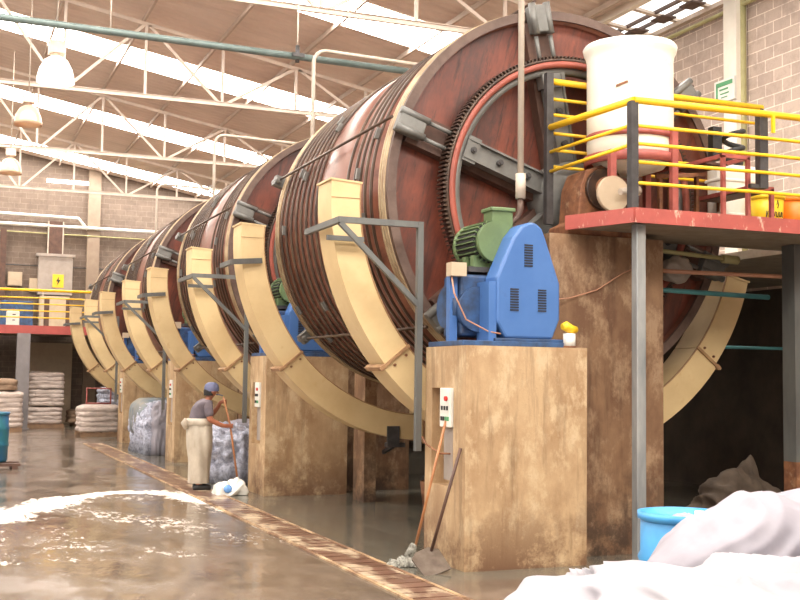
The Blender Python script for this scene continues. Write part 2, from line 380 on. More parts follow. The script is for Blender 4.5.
# eave gap on the right wall: gutter, short posts, pipes
e = empty('eave_frame', (12.25, 12, 8.3), 'open steel eave frame letting daylight in above the block wall', 'frame')
MB().bar((0, -16, -.04), (0, 31, -.04), .1, .08).build('sill_beam', 'steelwhite', e)
MB().bar((-1.25, -16, .02), (-1.25, 31, .02), .12, .14).build('gutter', 'wallwhite', e)
for x in (-.85, -.5, -.2): MB().bar((x, -16, .1+.1*(x < -.6)), (x, 31, .1+.1*(x < -.6)), .05, .06).build('eave_rail', 'rimwood', e)
for i in range(40): MB().bar((-1.25, -14+i*.9, .16), (.02, -14+i*.9, .02), .1, .05).build('rafter', 'steelwhite', e)
for i in range(44): MB().box(-.45, -.16, -14+i*.85, -13.62+i*.85, .0, .03).build('slat_panel', 'rimwood', e)
tag(MB().tube([(12.2, 5, 8.05), (12.2, 40, 8.05)], .035).build('olive_conduit', M('olive', (.42, .38, .18), None, 4)), 'olive conduit running along the top of the block wall', 'pipe')
tag(MB().tube([(12.22, 15.05, 3.4), (12.22, 15.05, 9)], .055).build('wall_pipe', T['green'] if 0 else bpy.data.materials['olive']), 'olive green vertical pipe beside the white column on block wall', 'pipe')
MB().box(12.24, 12.3, 4, 43.4, 0, 3.25).build('baseboard_right', 'render')['kind'] = 'structure'  # smooth lower wall; shade below the platform is put into its dark colour
MB().box(12.08, 12.3, 15.05, 15.38, 3.42, 8.3).build('trim_1', 'wallwhite')['kind'] = 'structure'
MB().box(12.0, 12.3, 8.5, 8.9, 3.42, 8.3).build('trim_2', 'wallwhite')['kind'] = 'structure'
MB().box(12.0, 12.3, 22.3, 22.66, 3.42, 8.3).build('trim_3', 'wallwhite')['kind'] = 'structure'
s = empty('safety_sign', (12.05, 15.3, 6.45), 'small green and white safety sign on the white wall column', 'sign')
MB().box(-.02, .02, -.26, .26, 0, .38).build('sign_board', 'white', s)
g = MB()
g.box(-.03, -.02, -.21, .21, .27, .34); g.box(-.03, -.02, .17, .21, .04, .3); g.box(-.03, -.02, -.1, .12, .2, .225); g.box(-.03, -.02, -.12, .1, .13, .15); g.box(-.03, -.02, -.08, .08, .07, .085)
g.build('green_print', 'signgreen', s)
# far pilaster, skirting
MB().box(5.0, 5.45, 43.3, 43.5, 0, 9.6).build('trim_4', 'pilaster')['kind'] = 'structure'
MB().box(2.9, 4.6, 43.38, 43.5, 0, 2.9).build('trim_5', 'tancab')['kind'] = 'structure'

# ------------------------------------------------------------------ drain
d = empty('floor_drain', (3.76, 8, 0), 'long brown plated floor drain running beside the concrete piers', 'drain')
dm = MB()
for i in range(100):
    y = i*.22; dm.box(-.19, .19, y, y+.185, .0, .014)
dm.build('drain_plates', 'drainp', d)
MB().box(-.24, -.2, 0, 22, 0, .016).build('kerb_edge', 'conc', d); MB().box(.2, .24, 0, 22, 0, .016).build('kerb_edge', 'conc', d)

# ------------------------------------------------------------------ drums
RAD, LEN = 2.09, 4.2
def make_drum():
    t = empty('tanning_drum', (6.32, 10.794, 1.64), '', 'drum', 'row of wooden tanning drums')
    cz = 3.73-1.64
    def part(mb, name, mat, parent=t, **kw):
        o = mb.build(name, mat, parent, **kw)
        if parent is t: o.location = (0, 0, cz)
        return o
    part(MB().lathe([(RAD-.09, 0), (RAD, 0), (RAD, LEN), (RAD-.09, LEN)], axis='Y', n=128, closed=True), 'stave_shell', 'stave')
    part(MB().lathe([(RAD-.085, -.03), (RAD+.012, -.03), (RAD+.012, .035), (RAD-.085, .035)], axis='Y', n=128, closed=True, smooth=False), 'front_rim', 'rimwood')
    for y, n in ((.12, 'front_panel'), (LEN-.12, 'back_panel')):
        part(MB().lathe([(0, y-.03), (RAD-.08, y-.03), (RAD-.08, y+.03), (0, y+.03)], axis='Y', n=96, smooth=False), n, 'wood')
    offs = [(.05, 1), (.12, 1), (.19, 1), (.45, 0), (.64, 0), (.82, 0), (1.0, 0), (1.25, 0), (2.35, 0), (2.55, 0), (2.75, 0), (2.97, 0), (3.18, 0), (3.4, 0), (3.63, 0), (3.85, 0), (4.0, 1), (4.1, 1)]
    rr = random.Random(3)
    for y, l in offs:
        w = .02 if not l else .018
        h = part(MB().lathe([(RAD-.005, y-w), (RAD+.026, y-w*.6), (RAD+.026, y+w*.6), (RAD-.005, y+w)], axis='Y', n=128, closed=True), 'hoop', 'hoopl' if l else 'hoop')
        for a in ([rr.uniform(2.5, 3.9)] if not l else []):
            q = MB(); c, s_ = math.cos(a), math.sin(a)
            q.bar((c*(RAD+.045)-s_*.06, y, s_*(RAD+.045)+c*.06), (c*(RAD+.045)+s_*.06, y, s_*(RAD+.045)-c*.06), .045, .04, (c, 0, s_))
            q.build('hoop_lug', 'grey', h)
    # gear ring
    rg = part(MB().lathe([(1.43, -.24), (1.49, -.24), (1.49, -.1), (1.43, -.1)], axis='Y', n=120, closed=True), 'gear_ring', 'ring')
    MB().lathe([(1.36, -.19), (1.43, -.19), (1.43, -.1), (1.36, -.1)], axis='Y', n=120, closed=True).build('ring_flange', 'grey', rg)
    g = MB().lathe([(1.495, -.23), (1.525, -.23), (1.525, -.07), (1.495, -.07)], axis='Y', n=120, closed=True)
    for k in range(210):
        a = 2*PI*k/210; c, s_ = math.cos(a), math.sin(a)
        g.bar((c*1.52, -.15, s_*1.52), (c*1.565, -.15, s_*1.553), .02, .16, (0, 1, 0))
    g.build('gear_teeth', 'teeth', rg)
    for k in range(6):
        a = math.radians(161-60*k); u = Vector((math.cos(a), 0, math.sin(a))); v = Vector((-math.sin(a), 0, math.cos(a)))
        P = lambda r, o, y: tuple(u*r+v*o+Vector((0, y, 0)))
        part(MB().bar(P(.2, 0, .02), P(1.97, 0, .02), .34, .15, (0, 1, 0)), 'cross_beam', 'darkwood')  # wooden beam, with the shadow under the spoke put into its dark colour
        sp = part(MB().bar(P(.3, 0, -.12), P(1.36, 0, -.12), .2, .12, (0, 1, 0)).bar(P(.3, -.1, -.15), P(1.36, -.1, -.15), .02, .14, (0, 1, 0)).bar(P(.3, .1, -.15), P(1.36, .1, -.15), .02, .14, (0, 1, 0)).bar(P(1.22, 0, -.14), P(1.37, 0, -.14), .28, .14, (0, 1, 0)), 'spoke', 'grey')
        for r in (.6, .95, 1.28):
            MB().tube([P(r, 0, -.23), P(r, 0, -.15)], .035, 8).tube([P(r, 0, -.245), P(r, 0, -.2)], .02, 6).build('bolt', 'dgrey', sp)
        tb = part(MB().bar(P(1.84, 0, -.1), P(2.14, 0, -.1), .24, .14, (0, 1, 0)), 'tie_bracket', 'grey', bevel=.015)
        MB().tube([P(1.82, -.09, -.15), P(2.16, -.09, -.15)], .04, 10).tube([P(1.82, .09, -.15), P(2.16, .09, -.15)], .04, 10).build('bracket_barrel', 'grey', tb)
        for o_ in (-.09, .09): MB().tube([P(1.5, o_, -.13), P(1.8, o_, -.13)], .024, 8).build('bracket_rod', 'grey', tb)
        tr = part(MB().tube([P(2.2, 0, -.08), P(2.2, 0, LEN+.1)], .017, 8), 'tie_rod', 'hoop')
        MB().bar(P(2.08, 0, LEN), P(2.24, 0, LEN), .14, .14, (0, 1, 0)).tube([P(2.2, 0, LEN-.2), P(2.2, 0, LEN+.14)], .045, 8).build('back_bracket', 'grey', tr)
    part(MB().lathe([(0, -.26), (.34, -.26), (.4, -.22), (.42, -.05), (.42, .1), (0, .1)], axis='Y', n=32), 'hub_plate', 'grey')
    part(MB().tube([(0, -1.0, 0), (0, .1, 0)], .13, 20).tube([(0, LEN-.1, 0), (0, LEN+1.1, 0)], .13, 20), 'axle', 'rust')
    return t
drum = make_drum()
DL = ['nearest huge wooden tanning drum, its red gear ring and spokes facing us', 'second wooden tanning drum behind the nearest one, dark red end just showing',
      'third wooden tanning drum in the row, half hidden by the cream guards', 'farthest and smallest wooden tanning drum, before the far block wall']
drum['label'] = DL[0]
for k in range(1, 4): clone(drum, (0, PITCH*k, 0), DL[k])

# ------------------------------------------------------------------ piers
def add_stack(name, mk, labels, cat, group):
    o = mk(); o['label'] = labels[0]; tag(o, None, cat, group)
    for k in range(1, 4): clone(o, (0, PITCH*k, 0), labels[k])
    return o
def motor_pier():
    m = MB()
    # niche Y .27-.77, z .74-1.67
    m.box(.15, 1.13, 0, .93, 0, 2.07); m.box(1.13, 1.29, 0, .465, 0, 2.07)
    m.box(0, .15, 0, .27, 0, 2.07); m.box(0, .15, .77, .93, 0, 2.07); m.box(0, .15, .27, .77, 0, .74); m.box(0, .15, .27, .77, 1.67, 2.07)
    return m.build('motor_pier', 'conc', loc=(4.52, 9.48, 0))
add_stack('p', motor_pier, ['streaked tan concrete motor pier, the nearest, with broom and shovel leaning on it', 'concrete motor pier beside the worker, second in the row',
    'narrow concrete motor pier behind the worker, third in the row', 'farthest thin concrete motor pier, before the tarped hide pallet'], 'pier', 'concrete piers carrying the drum motors')
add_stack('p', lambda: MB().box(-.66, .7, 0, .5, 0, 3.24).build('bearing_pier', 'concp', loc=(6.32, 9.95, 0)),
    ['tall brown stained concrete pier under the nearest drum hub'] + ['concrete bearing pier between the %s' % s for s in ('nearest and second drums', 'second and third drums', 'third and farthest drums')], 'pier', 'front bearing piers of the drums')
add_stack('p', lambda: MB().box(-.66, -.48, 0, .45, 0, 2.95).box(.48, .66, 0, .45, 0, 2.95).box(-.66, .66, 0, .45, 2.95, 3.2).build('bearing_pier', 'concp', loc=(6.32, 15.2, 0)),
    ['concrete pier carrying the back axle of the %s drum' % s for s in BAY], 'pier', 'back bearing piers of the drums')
def bearing(y, lab, cat='bearing'):
    t = empty('bearing_block', (6.32, y, 3.2), lab, cat, 'axle bearings on the piers')
    MB().prism([(-.42, .04), (.42, .04), (.42, .14), (.3, .2), (.27, .55), (.2, .72), (0, .8), (-.2, .72), (-.27, .55), (-.3, .2), (-.42, .14)], -.2, .2).build('housing', 'rust', t, bevel=.015)
    MB().tube([(0, -.26, .53), (0, -.19, .53)], .22, 24).build('end_cap', 'teeth', t)
    return t
for k in range(4):
    bearing(10.2+PITCH*k, ['rusty axle bearing of the nearest drum under the white tank'][0] if k == 0 else 'rusty axle bearing at the front of the %s drum' % BAY[k])
    bearing(15.42+PITCH*k, 'rusty axle bearing at the back of the %s drum' % BAY[k])

# ------------------------------------------------------------------ splash guards
def guard():
    t = empty('splash_guard', (6.32, 10.906, 0), '', 'guard', 'cream curved splash guards around the drums')
    gz = 3.6
    A0, A1 = math.radians(176), math.radians(346)
    seams = [A0, math.radians(220), math.radians(270), math.radians(322), A1]
    for i in range(4):
        a, c = seams[i]+.002, seams[i+1]-.002
        ro = 2.66 + (.035 if i in (1, 2) else 0)
        m = MB().lathe([(2.345, 0), (ro, 0), (ro, .44), (2.345, .44)], (0, 0, gz), 'Y', 14, a, c, smooth=True, closed=True)
        o = m.build('guard_segment', 'cream', t)
        md = o.modifiers.new('es', 'EDGE_SPLIT'); md.split_angle = math.radians(40)
    for a in seams[1:4]:
        c, s_ = math.cos(a), math.sin(a); m = MB()
        m.bar((c*2.33, -.012, gz+s_*2.33), (c*2.74, -.012, gz+s_*2.74), .03, .03).bar((c*2.7, -.02, gz+s_*2.7), (c*2.7, .46, gz+s_*2.7), .05, .05, (c, 0, s_))
        o = m.build('joint_flange', 'creamedge', t)
        for r in (2.42, 2.58):
            MB().tube([(c*r-s_*.06, -.02, gz+s_*r+c*.06), (c*r-s_*.06, .0, gz+s_*r+c*.06)], .015, 6).build('flange_bolt', 'rust', o)
    for x_ in (.68,): MB().box(x_-.06, x_+.06, .1, .34, 0, .99).build('floor_prop', 'creamedge', t)
    # thin lid lines and end caps
    for a in (A0, A1):
        c, s_ = math.cos(a), math.sin(a); sg = -1 if a == A0 else 1
        MB().bar((c*2.33, .22, gz+s_*2.33), (c*2.68, .22, gz+s_*2.68), .46, .02, (-s_, 0, c)).build('end_cap', 'cream', t)
    c, s_ = math.cos(A0+.07), math.sin(A0+.07)
    MB().bar((c*2.345, -.003, gz+s_*2.345), (c*2.66, -.003, gz+s_*2.66), .006, .006).build('lid_line', 'creamedge', t)
    MB().lathe([(2.338, -.008), (2.352, -.008), (2.352, .01), (2.338, .01)], (0, 0, gz), 'Y', 60, A0, A1, closed=True).build('inner_lip', 'creamedge', t)
    return t
g0 = guard()
GL = ['cream curved splash guard at the front of the %s drum' % s for s in BAY]; GB = ['cream curved splash guard at the back end of the %s drum' % s for s in BAY]
g0['label'] = GL[0]
for k in range(4):
    if k: clone(g0, (0, PITCH*k, 0), GL[k])
    clone(g0, (0, PITCH*k+3.71, 0), GB[k])
def gallows():
    t = empty('guard_support_frame', (4.45, 10.44, 0), '', 'steel frame', 'grey steel frames holding the guards')
    MB().box(-.03, .03, -.03, .03, 1.04, 3.33).build('post', 'postgrey', t)
    MB().bar((.03, 0, 3.3), (-.87, 0, 3.3), .05, .06).build('cross_arm', 'postgrey', t)
    MB().bar((-.85, -.02, 3.3), (-.85, 1.1, 3.3), .05, .06).build('side_arm', 'postgrey', t)
    MB().bar((-.85, 0, 3.27), (0, 0, 2.48), .05, .05).build('brace', 'postgrey', t)
    MB().bar((-.85, .41, 3.17), (-.45, .41, 3.17), .03, .05).build('guard_clip', 'postgrey', t)
    return t
add_stack('f', gallows, ['grey steel gallows frame on the nearest motor pier holding its guard', 'grey steel gallows frame beside the pier by the worker', 'grey steel gallows frame on the third motor pier', 'grey steel gallows frame on the farthest motor pier'], 'steel frame', 'grey steel frames holding the guards')
def clip():
    t = empty('guard_hook', (3.6, 14.5, 3.2), '', 'bracket', 'hooks on the rear guards')
    MB().bar((-.1, .0, .05), (.33, .06, .09), .05, .07).build('hook_bar', 'postgrey', t)
    MB().bar((-.08, .0, .05), (-.08, .6, .05), .05, .06).build('side_bar', 'postgrey', t)
    return t
add_stack('f', clip, ['grey hook bar across the top of the guard behind the %s drum' % s for s in BAY], 'bracket', 'hooks on the rear guards')
# rail under guard (steel support of second guard bottom)
for k in range(4):
    t = empty('guard_foot_bracket', (5.55, 14.62+PITCH*k, .7), 'dark steel bracket under the lowest point of the guard behind the %s drum' % BAY[k], 'bracket', 'brackets under the guards')
    MB().bar((.3, .2, .13), (.55, .2, .13), .16, .06).bar((.42, .2, .13), (.42, .62, -.0), .05, .05).build('shelf_plate', 'dgrey', t); MB().box(.22, .4, -.03, 0, .12, .4).build('face_plate', 'dgrey', t)

# ------------------------------------------------------------------ drives
def drive():
    t = empty('drum_drive', (4.52, 9.48, 2.07), '', 'drive unit', 'blue and green drive units of the drums')
    MB().box(.0, 1.12, .08, .88, 0, .05).box(.35, 1.1, .1, .4, .05, .08).build('base_plate', 'bluedark', t, bevel=.006)
    pts = [(.47, .08), (.98, .08), (1.06, .27), (1.06, .62), (.9, 1.06), (.86, 1.15), (.8, 1.2), (.73, 1.21), (.64, 1.17), (.55, 1.06), (.37, .66), (.37, .24)]
    bg_ = MB().prism(pts, .12, .38).build('belt_guard', 'blue', t, bevel=.025)
    for cx, cz in ((.71, .88), (.56, .45), (.86, .45)):
        v = MB()
        for i in range(9): v.box(cx-.045, cx+.045, .112, .119, cz-.105+i*.025, cz-.093+i*.025)
        v.build('vent_slots', 'black', bg_)
    # motor along Y
    mo = MB().tube([(.5, .4, 1.03), (.5, .92, 1.03)], .185, 28).build('electric_motor', 'green', t)
    f = MB()
    for k in range(26):
        a = 2*PI*k/26; f.bar((.5+math.cos(a)*.205, .45, 1.03+math.sin(a)*.2), (.5+math.cos(a)*.2, .9, 1.03+math.sin(a)*.2), .05, .012, (-math.sin(a), 0, math.cos(a)))
    f.build('cooling_fins', 'green', mo)
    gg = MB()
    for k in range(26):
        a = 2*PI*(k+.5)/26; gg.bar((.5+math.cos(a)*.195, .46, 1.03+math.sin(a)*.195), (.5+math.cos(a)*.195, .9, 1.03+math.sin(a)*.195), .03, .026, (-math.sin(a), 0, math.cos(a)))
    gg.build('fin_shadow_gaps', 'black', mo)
    MB().lathe([(0, .12), (.1, .115), (.19, .08), (.225, 0), (.225, -.05), (.2, -.05)], (.5, .92, 1.03), 'Y', 28).build('fan_cover', 'green', mo)
    MB().tube([(.5, .36, 1.03), (.5, .43, 1.03)], .205, 28).build('end_bell', 'green', mo)
    MB().box(.47, .7, .42, .62, 1.18, 1.35).box(.45, .72, .4, .64, 1.34, 1.38).build('terminal_box', 'green', mo, bevel=.01)
    MB().box(.3, .7, .48, .56, .78, .9).box(.3, .7, .66, .74, .78, .9).bar((.5, .5, .9), (.5, .72, .9), .3, .06).build('motor_feet', 'green', mo)
    MB().box(.22, .75, .42, .82, .73, .78).build('motor_shelf', 'dgrey', t)
    gb = MB().box(.12, .5, .4, .8, .1, .7).build('gearbox', 'bluedark', t, bevel=.03)
    MB().tube([(.05, .6, .38), (.14, .6, .38)], .2, 24).tube([(.3, .34, .36), (.3, .42, .36)], .22, 24).build('gearbox_cover', 'bluedark', gb)
    MB().box(.02, .1, .42, .5, .05, .72).box(.3, .38, .14, .4, .05, .62).build('side_plate', 'blue', gb)
    MB().box(-.02, .14, .3, .42, .67, .8).build('junction_box', 'tancab', t)
    MB().tube([(.0, .34, .68), (.0, .28, .5), (.1, .22, .25), (.3, .15, .14), (.42, .13, .12)], .008, 6).build('motor_wire', 'copper', t)
    MB().tube([(.3, .8, .4), (.3, 1.2, .4)], .06, 12).build('pinion_shaft', 'dgrey', t)
    return t
# pinion shaft kept short enough to clear the ring
add_stack('d', drive, ['blue belt guard and green electric motor on the nearest pier', 'blue and green drive unit on the pier beside the worker', 'blue and green drive unit on the third pier', 'blue and green drive unit on the farthest pier'], 'drive unit', 'blue and green drive units of the drums')

def switch():
    t = empty('switch_box', (4.6, 9.7, 1.3), '', 'switch box', 'switch boxes in the pier niches')
    MB().box(-.11, .07, .06, .3, .0, .37).build('box', 'white', t, bevel=.008)
    MB().tube([(-.11, .14, .27), (-.13, .14, .27)], .024, 10).build('red_button', 'red', t)
    for y, z, m in ((.12, .18, 'black'), (.18, .18, 'black'), (.24, .18, 'black'), (.1, .08, 'signgreen'), (.15, .08, 'signgreen'), (.2, .08, 'black'), (.25, .08, 'black')):
        MB().box(-.12, -.11, y-.013, y+.013, z-.02, z+.02).build('button', m, t)
    MB().box(-.07, .07, .08, .28, -.5, -.01).build('cable_duct', 'greycab', t)
    return t
add_stack('s', switch, ['white push-button switch box in the niche of the nearest pier'] + ['white push-button switch box in the niche of the %s pier' % s for s in ('second', 'third', 'farthest')], 'switch box', 'switch boxes in the pier niches')

# small can with yellow rag on the pier
t = empty('paint_can', (5.66, 9.56, 2.07), 'small white can with rusty rim on the pier edge, right of the blue guard', 'can')
MB().tube([(0, 0, 0), (0, 0, .14)], .06, 20).build('can_body', 'white', t); MB().lathe([(.061, .0), (.066, .01), (.061, .02)], n=20).build('rust_rim', 'rust', t)
tag(MB().tube([(5.58, 9.56, 2.275), (5.62, 9.56, 2.28), (5.68, 9.56, 2.25), (5.74, 9.57, 2.25)], [.03, .05, .045, .035], 10).build('yellow_rag', 'ybucket'), 'bunched bright yellow rag lying on the small can', 'rag')
tag(MB().tube([(5.59, 9.8, 2.55), (5.85, 9.9, 2.58), (6.2, 9.93, 2.68), (6.5, 9.93, 2.86), (6.66, 9.94, 2.93)], .007, 6).build('slack_wire', 'copper'), 'thin slack wire hanging across the tall brown pier', 'wire')

# ------------------------------------------------------------------ platform
p = empty('raised_platform', (6.16, 9.17, 3.28), 'raised concrete platform with worn red edge around the drums', 'platform')
poly = [(0, 0), (6.1, -.12), (6.1, 32), (3.1, 32), (3.1, 1.35), (.75, 1.35), (.75, .78), (-.3, .78)]
MB().prism(poly, .015, .12, 'Z').build('slab', 'deckc', p)
fa = MB().bar((-.02, -.01, .07), (6.1, -.13, .07), .03, .145).bar((-.02, -.01, .07), (-.31, .78, .07), .03, .145)
fa.build('red_edge_beam', 'redpaint', p)
for n, (x, y) in {'a': (6.3, 9.33), 'b': (8.73, 10.0)}.items():
    t = empty('platform_column', (x, y, 0), 'slender galvanised column under the platform corner' if n == 'a' else 'wide grey steel column at right edge, rusty at its foot', 'column')
    if n == 'a': MB().box(-.052, .052, -.05, .05, 0, 3.29).build('shaft', 'galv', t, bevel=.01)
    else:
        MB().box(-.02, .2, -.1, .1, .9, 3.29).build('shaft', 'postgrey', t); MB().box(-.02, .2, -.1, .1, 0, .9).build('rusty_foot', 'rust', t)
def rail_part(t, pts, r, mat='yellow'): MB().tube(pts, r, 10).build('rail', mat, t)
t = empty('front_railing', (6.16, 9.2, 3.4), 'yellow pipe railing along the front and left edge of the platform', 'railing')
MB().box(-.04, .04, -.02, .06, 0, 1.07).build('post', 'dgrey', t)
MB().box(1.5, 1.6, -.02, .06, .33, 1.1).box(1.4, 1.5, .0, .05, .33, .37).build('post', 'dgrey', t)
MB().box(-.28, -.2, 1.2, 1.27, 0, 1.62).build('post', 'dgrey', t)
for z, r in ((1.08, .035), (.83, .018), (.655, .018), (.475, .018), (.27, .018)):
    rail_part(t, [(0, 0, z), (1.56, -.02, z+.015), (6, -.1, z+.02)], r)
for z, r in ((1.08, .035), (.84, .018), (.65, .018)): rail_part(t, [(0, 0, z), (-.24, 1.23, z-.05-(1.08-z)*.1)], r)
MB().bar((1.64, -.05, 1.1), (1.64, -.05, .9), .03, .03).build('rail_stub', 'yellow', t)
t = empty('drum_side_railing', (5.95, 10.45, 3.4), 'yellow pipe railing behind the white tank, before the drum end', 'railing')
MB().box(2.75, 2.8, -.03, .03, 0, 1.55).build('post', 'dgrey', t)
for z, r in ((1.54, .035), (1.35, .018), (1.18, .018), (.98, .018), (.8, .018), (.62, .018)):
    rail_part(t, [(0, 0, z), (2.8, 0, z)], r)

t = empty('chemical_tank', (6.66, 10.02, 3.9), 'big white plastic chemical tank on a red stand above the platform', 'tank')
MB().lathe([(0, .03), (.1, .0), (.35, .08), (.44, .2), (.45, .3), (.45, 1.2), (.46, 1.26), (.482, 1.3), (.488, 1.335), (.475, 1.36), (.45, 1.36), (.44, 1.33), (0, 1.32)], n=56).build('tank_shell', 'tank', t)
MB().lathe([(.488, 1.33), (.492, 1.35), (.478, 1.37), (.45, 1.365)], n=56).build('rim', 'white', t)
MB().lathe([(.44, 1.36), (.3, 1.375), (0, 1.38)], n=40).build('lid', 'white', t)
MB().bar((-.36, -.29, .86), (-.27, -.37, .9), .012, .02).build('scratch_mark', 'rust', t)
t2 = empty('tank_stand', (6.66, 10.02, 3.4), 'red painted steel stand carrying the white chemical tank', 'stand')
MB().lathe([(.452, .6), (.48, .6), (.48, .7), (.452, .7)], n=48, closed=True).build('lower_ring', 'standred', t2)
MB().lathe([(.452, .86), (.462, .86), (.462, .92), (.452, .92)], n=48, closed=True).build('upper_ring', 'standred', t2)
for a in (215, 300, 35, 120):
    a = math.radians(a); x, y = .49*math.cos(a), .49*math.sin(a)
    MB().box(x-.035, x+.035, y-.03, y+.03, 0, .95 if a > 4 else .7).build('leg', 'standred', t2)
t = empty('outlet_pipe', (6.27, 9.62, 3.62), 'pale valve pipe with flange disc below the white tank', 'pipe')
MB().tube([(-.03, .05, .02), (-.03, .1, .02)], .18, 28).build('flange_disc', 'tancab', t)
MB().tube([(-.03, -.06, .02), (.12, -.04, .05), (.22, .02, .06), (.36, .2, .1)], .035, 12).tube([(.36, .2, .07), (.4, .35, .24)], .032, 12).build('elbow_pipe', 'conduit', t)
MB().tube([(.1, -.05, .04), (.22, .02, .06)], .055, 12).build('valve_body', 'conduit', t)
MB().bar((.16, -.02, .1), (.12, -.04, .2), .06, .03).build('red_handle', 'red', t)

t = empty('step_bench', (7.3, 9.34, 3.4), 'rusty red steel step bench on the platform beside the tank', 'bench')
m = MB()
for x0, x1, z in ((0, .35, .66), (.35, .65, .36)):
    for y in (0, .85): m.bar((x0, y, z), (x1, y, z), .04, .04)
    for x in (x0+.02, x1-.02): m.bar((x, 0, z), (x, .85, z), .04, .04)
m.build('frame', 'standred', t)
m = MB(); m.box(.36, .63, .02, .83, .33, .35).box(.03, .32, .3, .83, .63, .65); m.build('tread', 'darkwood', t)
for x, z in ((.02, .66), (.33, .66), (.63, .36)):
    for y in (0, .85): MB().box(x-.02, x+.02, y-.02, y+.02, 0, z).build('leg', 'rust' if y else 'standred', t)
t = empty('rusty_stand_posts', (6.95, 9.9, 3.4), 'low rusty steel frame between the tank and the step bench', 'frame')
for x in (0, .13): MB().box(x-.02, x+.02, -.02, .02, 0, .5).build('leg', 'rust', t)
MB().bar((-.05, 0, .5), (.5, -.1, .55), .04, .04).build('top_bar', 'rust', t)
t = empty('white_container', (8.22, 10.28, 3.4), 'white plastic container behind the step bench on platform', 'container')
MB().box(-.31, .31, -.13, .12, 0, .78).build('body', 'white', t, bevel=.05); [MB().box(-.32, .32, -.14, .13, z, z+.035).build('rib', 'white', t, bevel=.01) for z in (.2, .58)]
t = empty('black_hose', (8.2, 10.28, 4.2), 'bundled black hose lying on top of white container', 'hose')
MB().tube([(.0+.12*math.cos(a*.6), .09*math.sin(a*.6), .02+a*.018) for a in range(22)], .03, 8).build('coil', 'black', t)
MB().bar((-.25, 0, .03), (-.25, 0, .4), .12, .09).build('black_sleeve', 'black', t)
def bucket(x, y, mat, lab, r=.19, h=.42, z=3.4):
    t = empty('bucket', (x, y, z), lab, 'bucket')
    MB().lathe([(0, 0), (r*.86, 0), (r, h), (r*.95, h), (r*.83, .02), (0, .02)], n=36).build('body', mat, t)
    MB().lathe([(r, h-.05), (r+.012, h-.045), (r+.012, h), (r, h+.003)], n=36).build('rim', mat, t)
    return t
yb = bucket(8.42, 10.0, 'ybucket', 'yellow plastic bucket with black handwriting on the platform')
w = MB()
def scrib(pts, z0):
    q = []
    for u, v_ in pts:
        a = math.radians(248)+u; q.append((math.cos(a)*.19, math.sin(a)*.19, z0+v_))
    w.tube(q, .005, 5)
for k in range(5): scrib([(-.3+k*.22, 0), (-.24+k*.22, .05), (-.17+k*.22, .045), (-.18+k*.22, .0), (-.1+k*.22, -.005)], .17)
scrib([(-.3, .06), (-.33, -.06)], .17); scrib([(.3, .1), (.36, .15), (.42, .1), (.35, .06)], .2)
w.build('handwriting', 'black', yb)
bucket(8.86, 10.05, 'orange', 'orange plastic bucket at the right edge of the platform', .2, .43)
# pipes under the deck
tag(MB().tube([(6.6, 10.1, 2.93), (12.2, 10.15, 2.98)], .024, 10).build('copper_pipe', 'copper'), 'long copper-coloured pipe just below the platform slab', 'pipe')
tag(MB().tube([(6.95, 10.3, 3.1), (6.95, 10.25, 2.8), (7.0, 10.25, 2.75), (8.65, 10.25, 2.72)], .028, 10).build('teal_pipe', 'teal'), 'bent teal pipe under the platform, in front of the guard', 'pipe')
tag(MB().tube([(6.95, 10.35, 3.2), (8.15, 10.35, 3.14)], .025, 10).tube([(8.1, 10.35, 3.14), (8.3, 10.35, 3.13)], .05, 10).build('olive_pipe', bpy.data.materials['olive']), 'short olive pipe with coupling right under the slab', 'pipe')
tag(MB().tube([(8.8, 11.6, 2.2), (12.2, 11.6, 2.2)], .02, 8).build('green_pipe', 'teal'), 'thin green pipe on the dark wall below platform', 'pipe')
pb = bmesh.new(); bmesh.ops.create_icosphere(pb, subdivisions=4, radius=.2)
for v in pb.verts: v.co = Vector((v.co.x*.95, v.co.y*.7, v.co.z*.75))*(1+.25*noise.noise(v.co*9))
q = MB(); q.b.free(); q.b = pb
tag(q.build('plastic_bag', 'greycab', loc=(7.55, 10.45, 3.0)), 'crumpled grey plastic bag stuck under the platform slab', 'bag')

# ------------------------------------------------------------------ overhead pipe, conduits, lamps
t = empty('overhead_pipe', (0, 17.0, 6.9), 'long grey-green pipe crossing below the roof, ending behind the drum', 'pipe')
MB().tube([(-8, 0, .05), (7.6, 0, -.1)], .055, 14).build('pipe_run', 'pipe', t)
MB().tube([(5.1, -.0, -.17), (5.1, 0, .1)], .035, 8).box(5.0, 5.2, -.07, .07, -.09, -.03).build('pipe_clamp', 'dgrey', t)
for x in (-1.1, 2.2, 5.1): MB().tube([(x, 0, 0), (x, 0, 1.0 if x < 4 else .9)], .012, 6).build('hanger_rod', 'steelwhite', t)
def conduit(k):
    y = 10.1+PITCH*k-.2; t = empty('motor_conduit', (5.3, y, 3.45), 'pale cable conduit dropping to the %s green motor' % BAY[k], 'conduit', 'conduits feeding the drum motors')
    if k == 0: MB().tube([(0, 0, .12), (0, 0, 5.6)], .032, 12).build('pipe', 'conduit', t)
    else: MB().tube([(0, 0, .12), (0, 0, 3.25)]+[(.2-.2*math.cos(a), 0, 3.25+.2*math.sin(a)) for a in (.4, .8, 1.2, 1.57)]+[(2.6, 0, 3.4)], .032, 12).build('pipe', 'conduit', t)
    MB().tube([(0, 0, .1), (0, 0, .35)], .052, 12).build('coupling', 'conduit', t)
    MB().tube([(0, 0, .12), (0, .0, .0), (-.02, .02, -.08), (-.14, .06, -.2), (-.2, .1, -.1) if 0 else (-.16, .08, -.22)], .03, 10).build('flexible_end', 'rimwood', t)
for k in range(4): conduit(k)
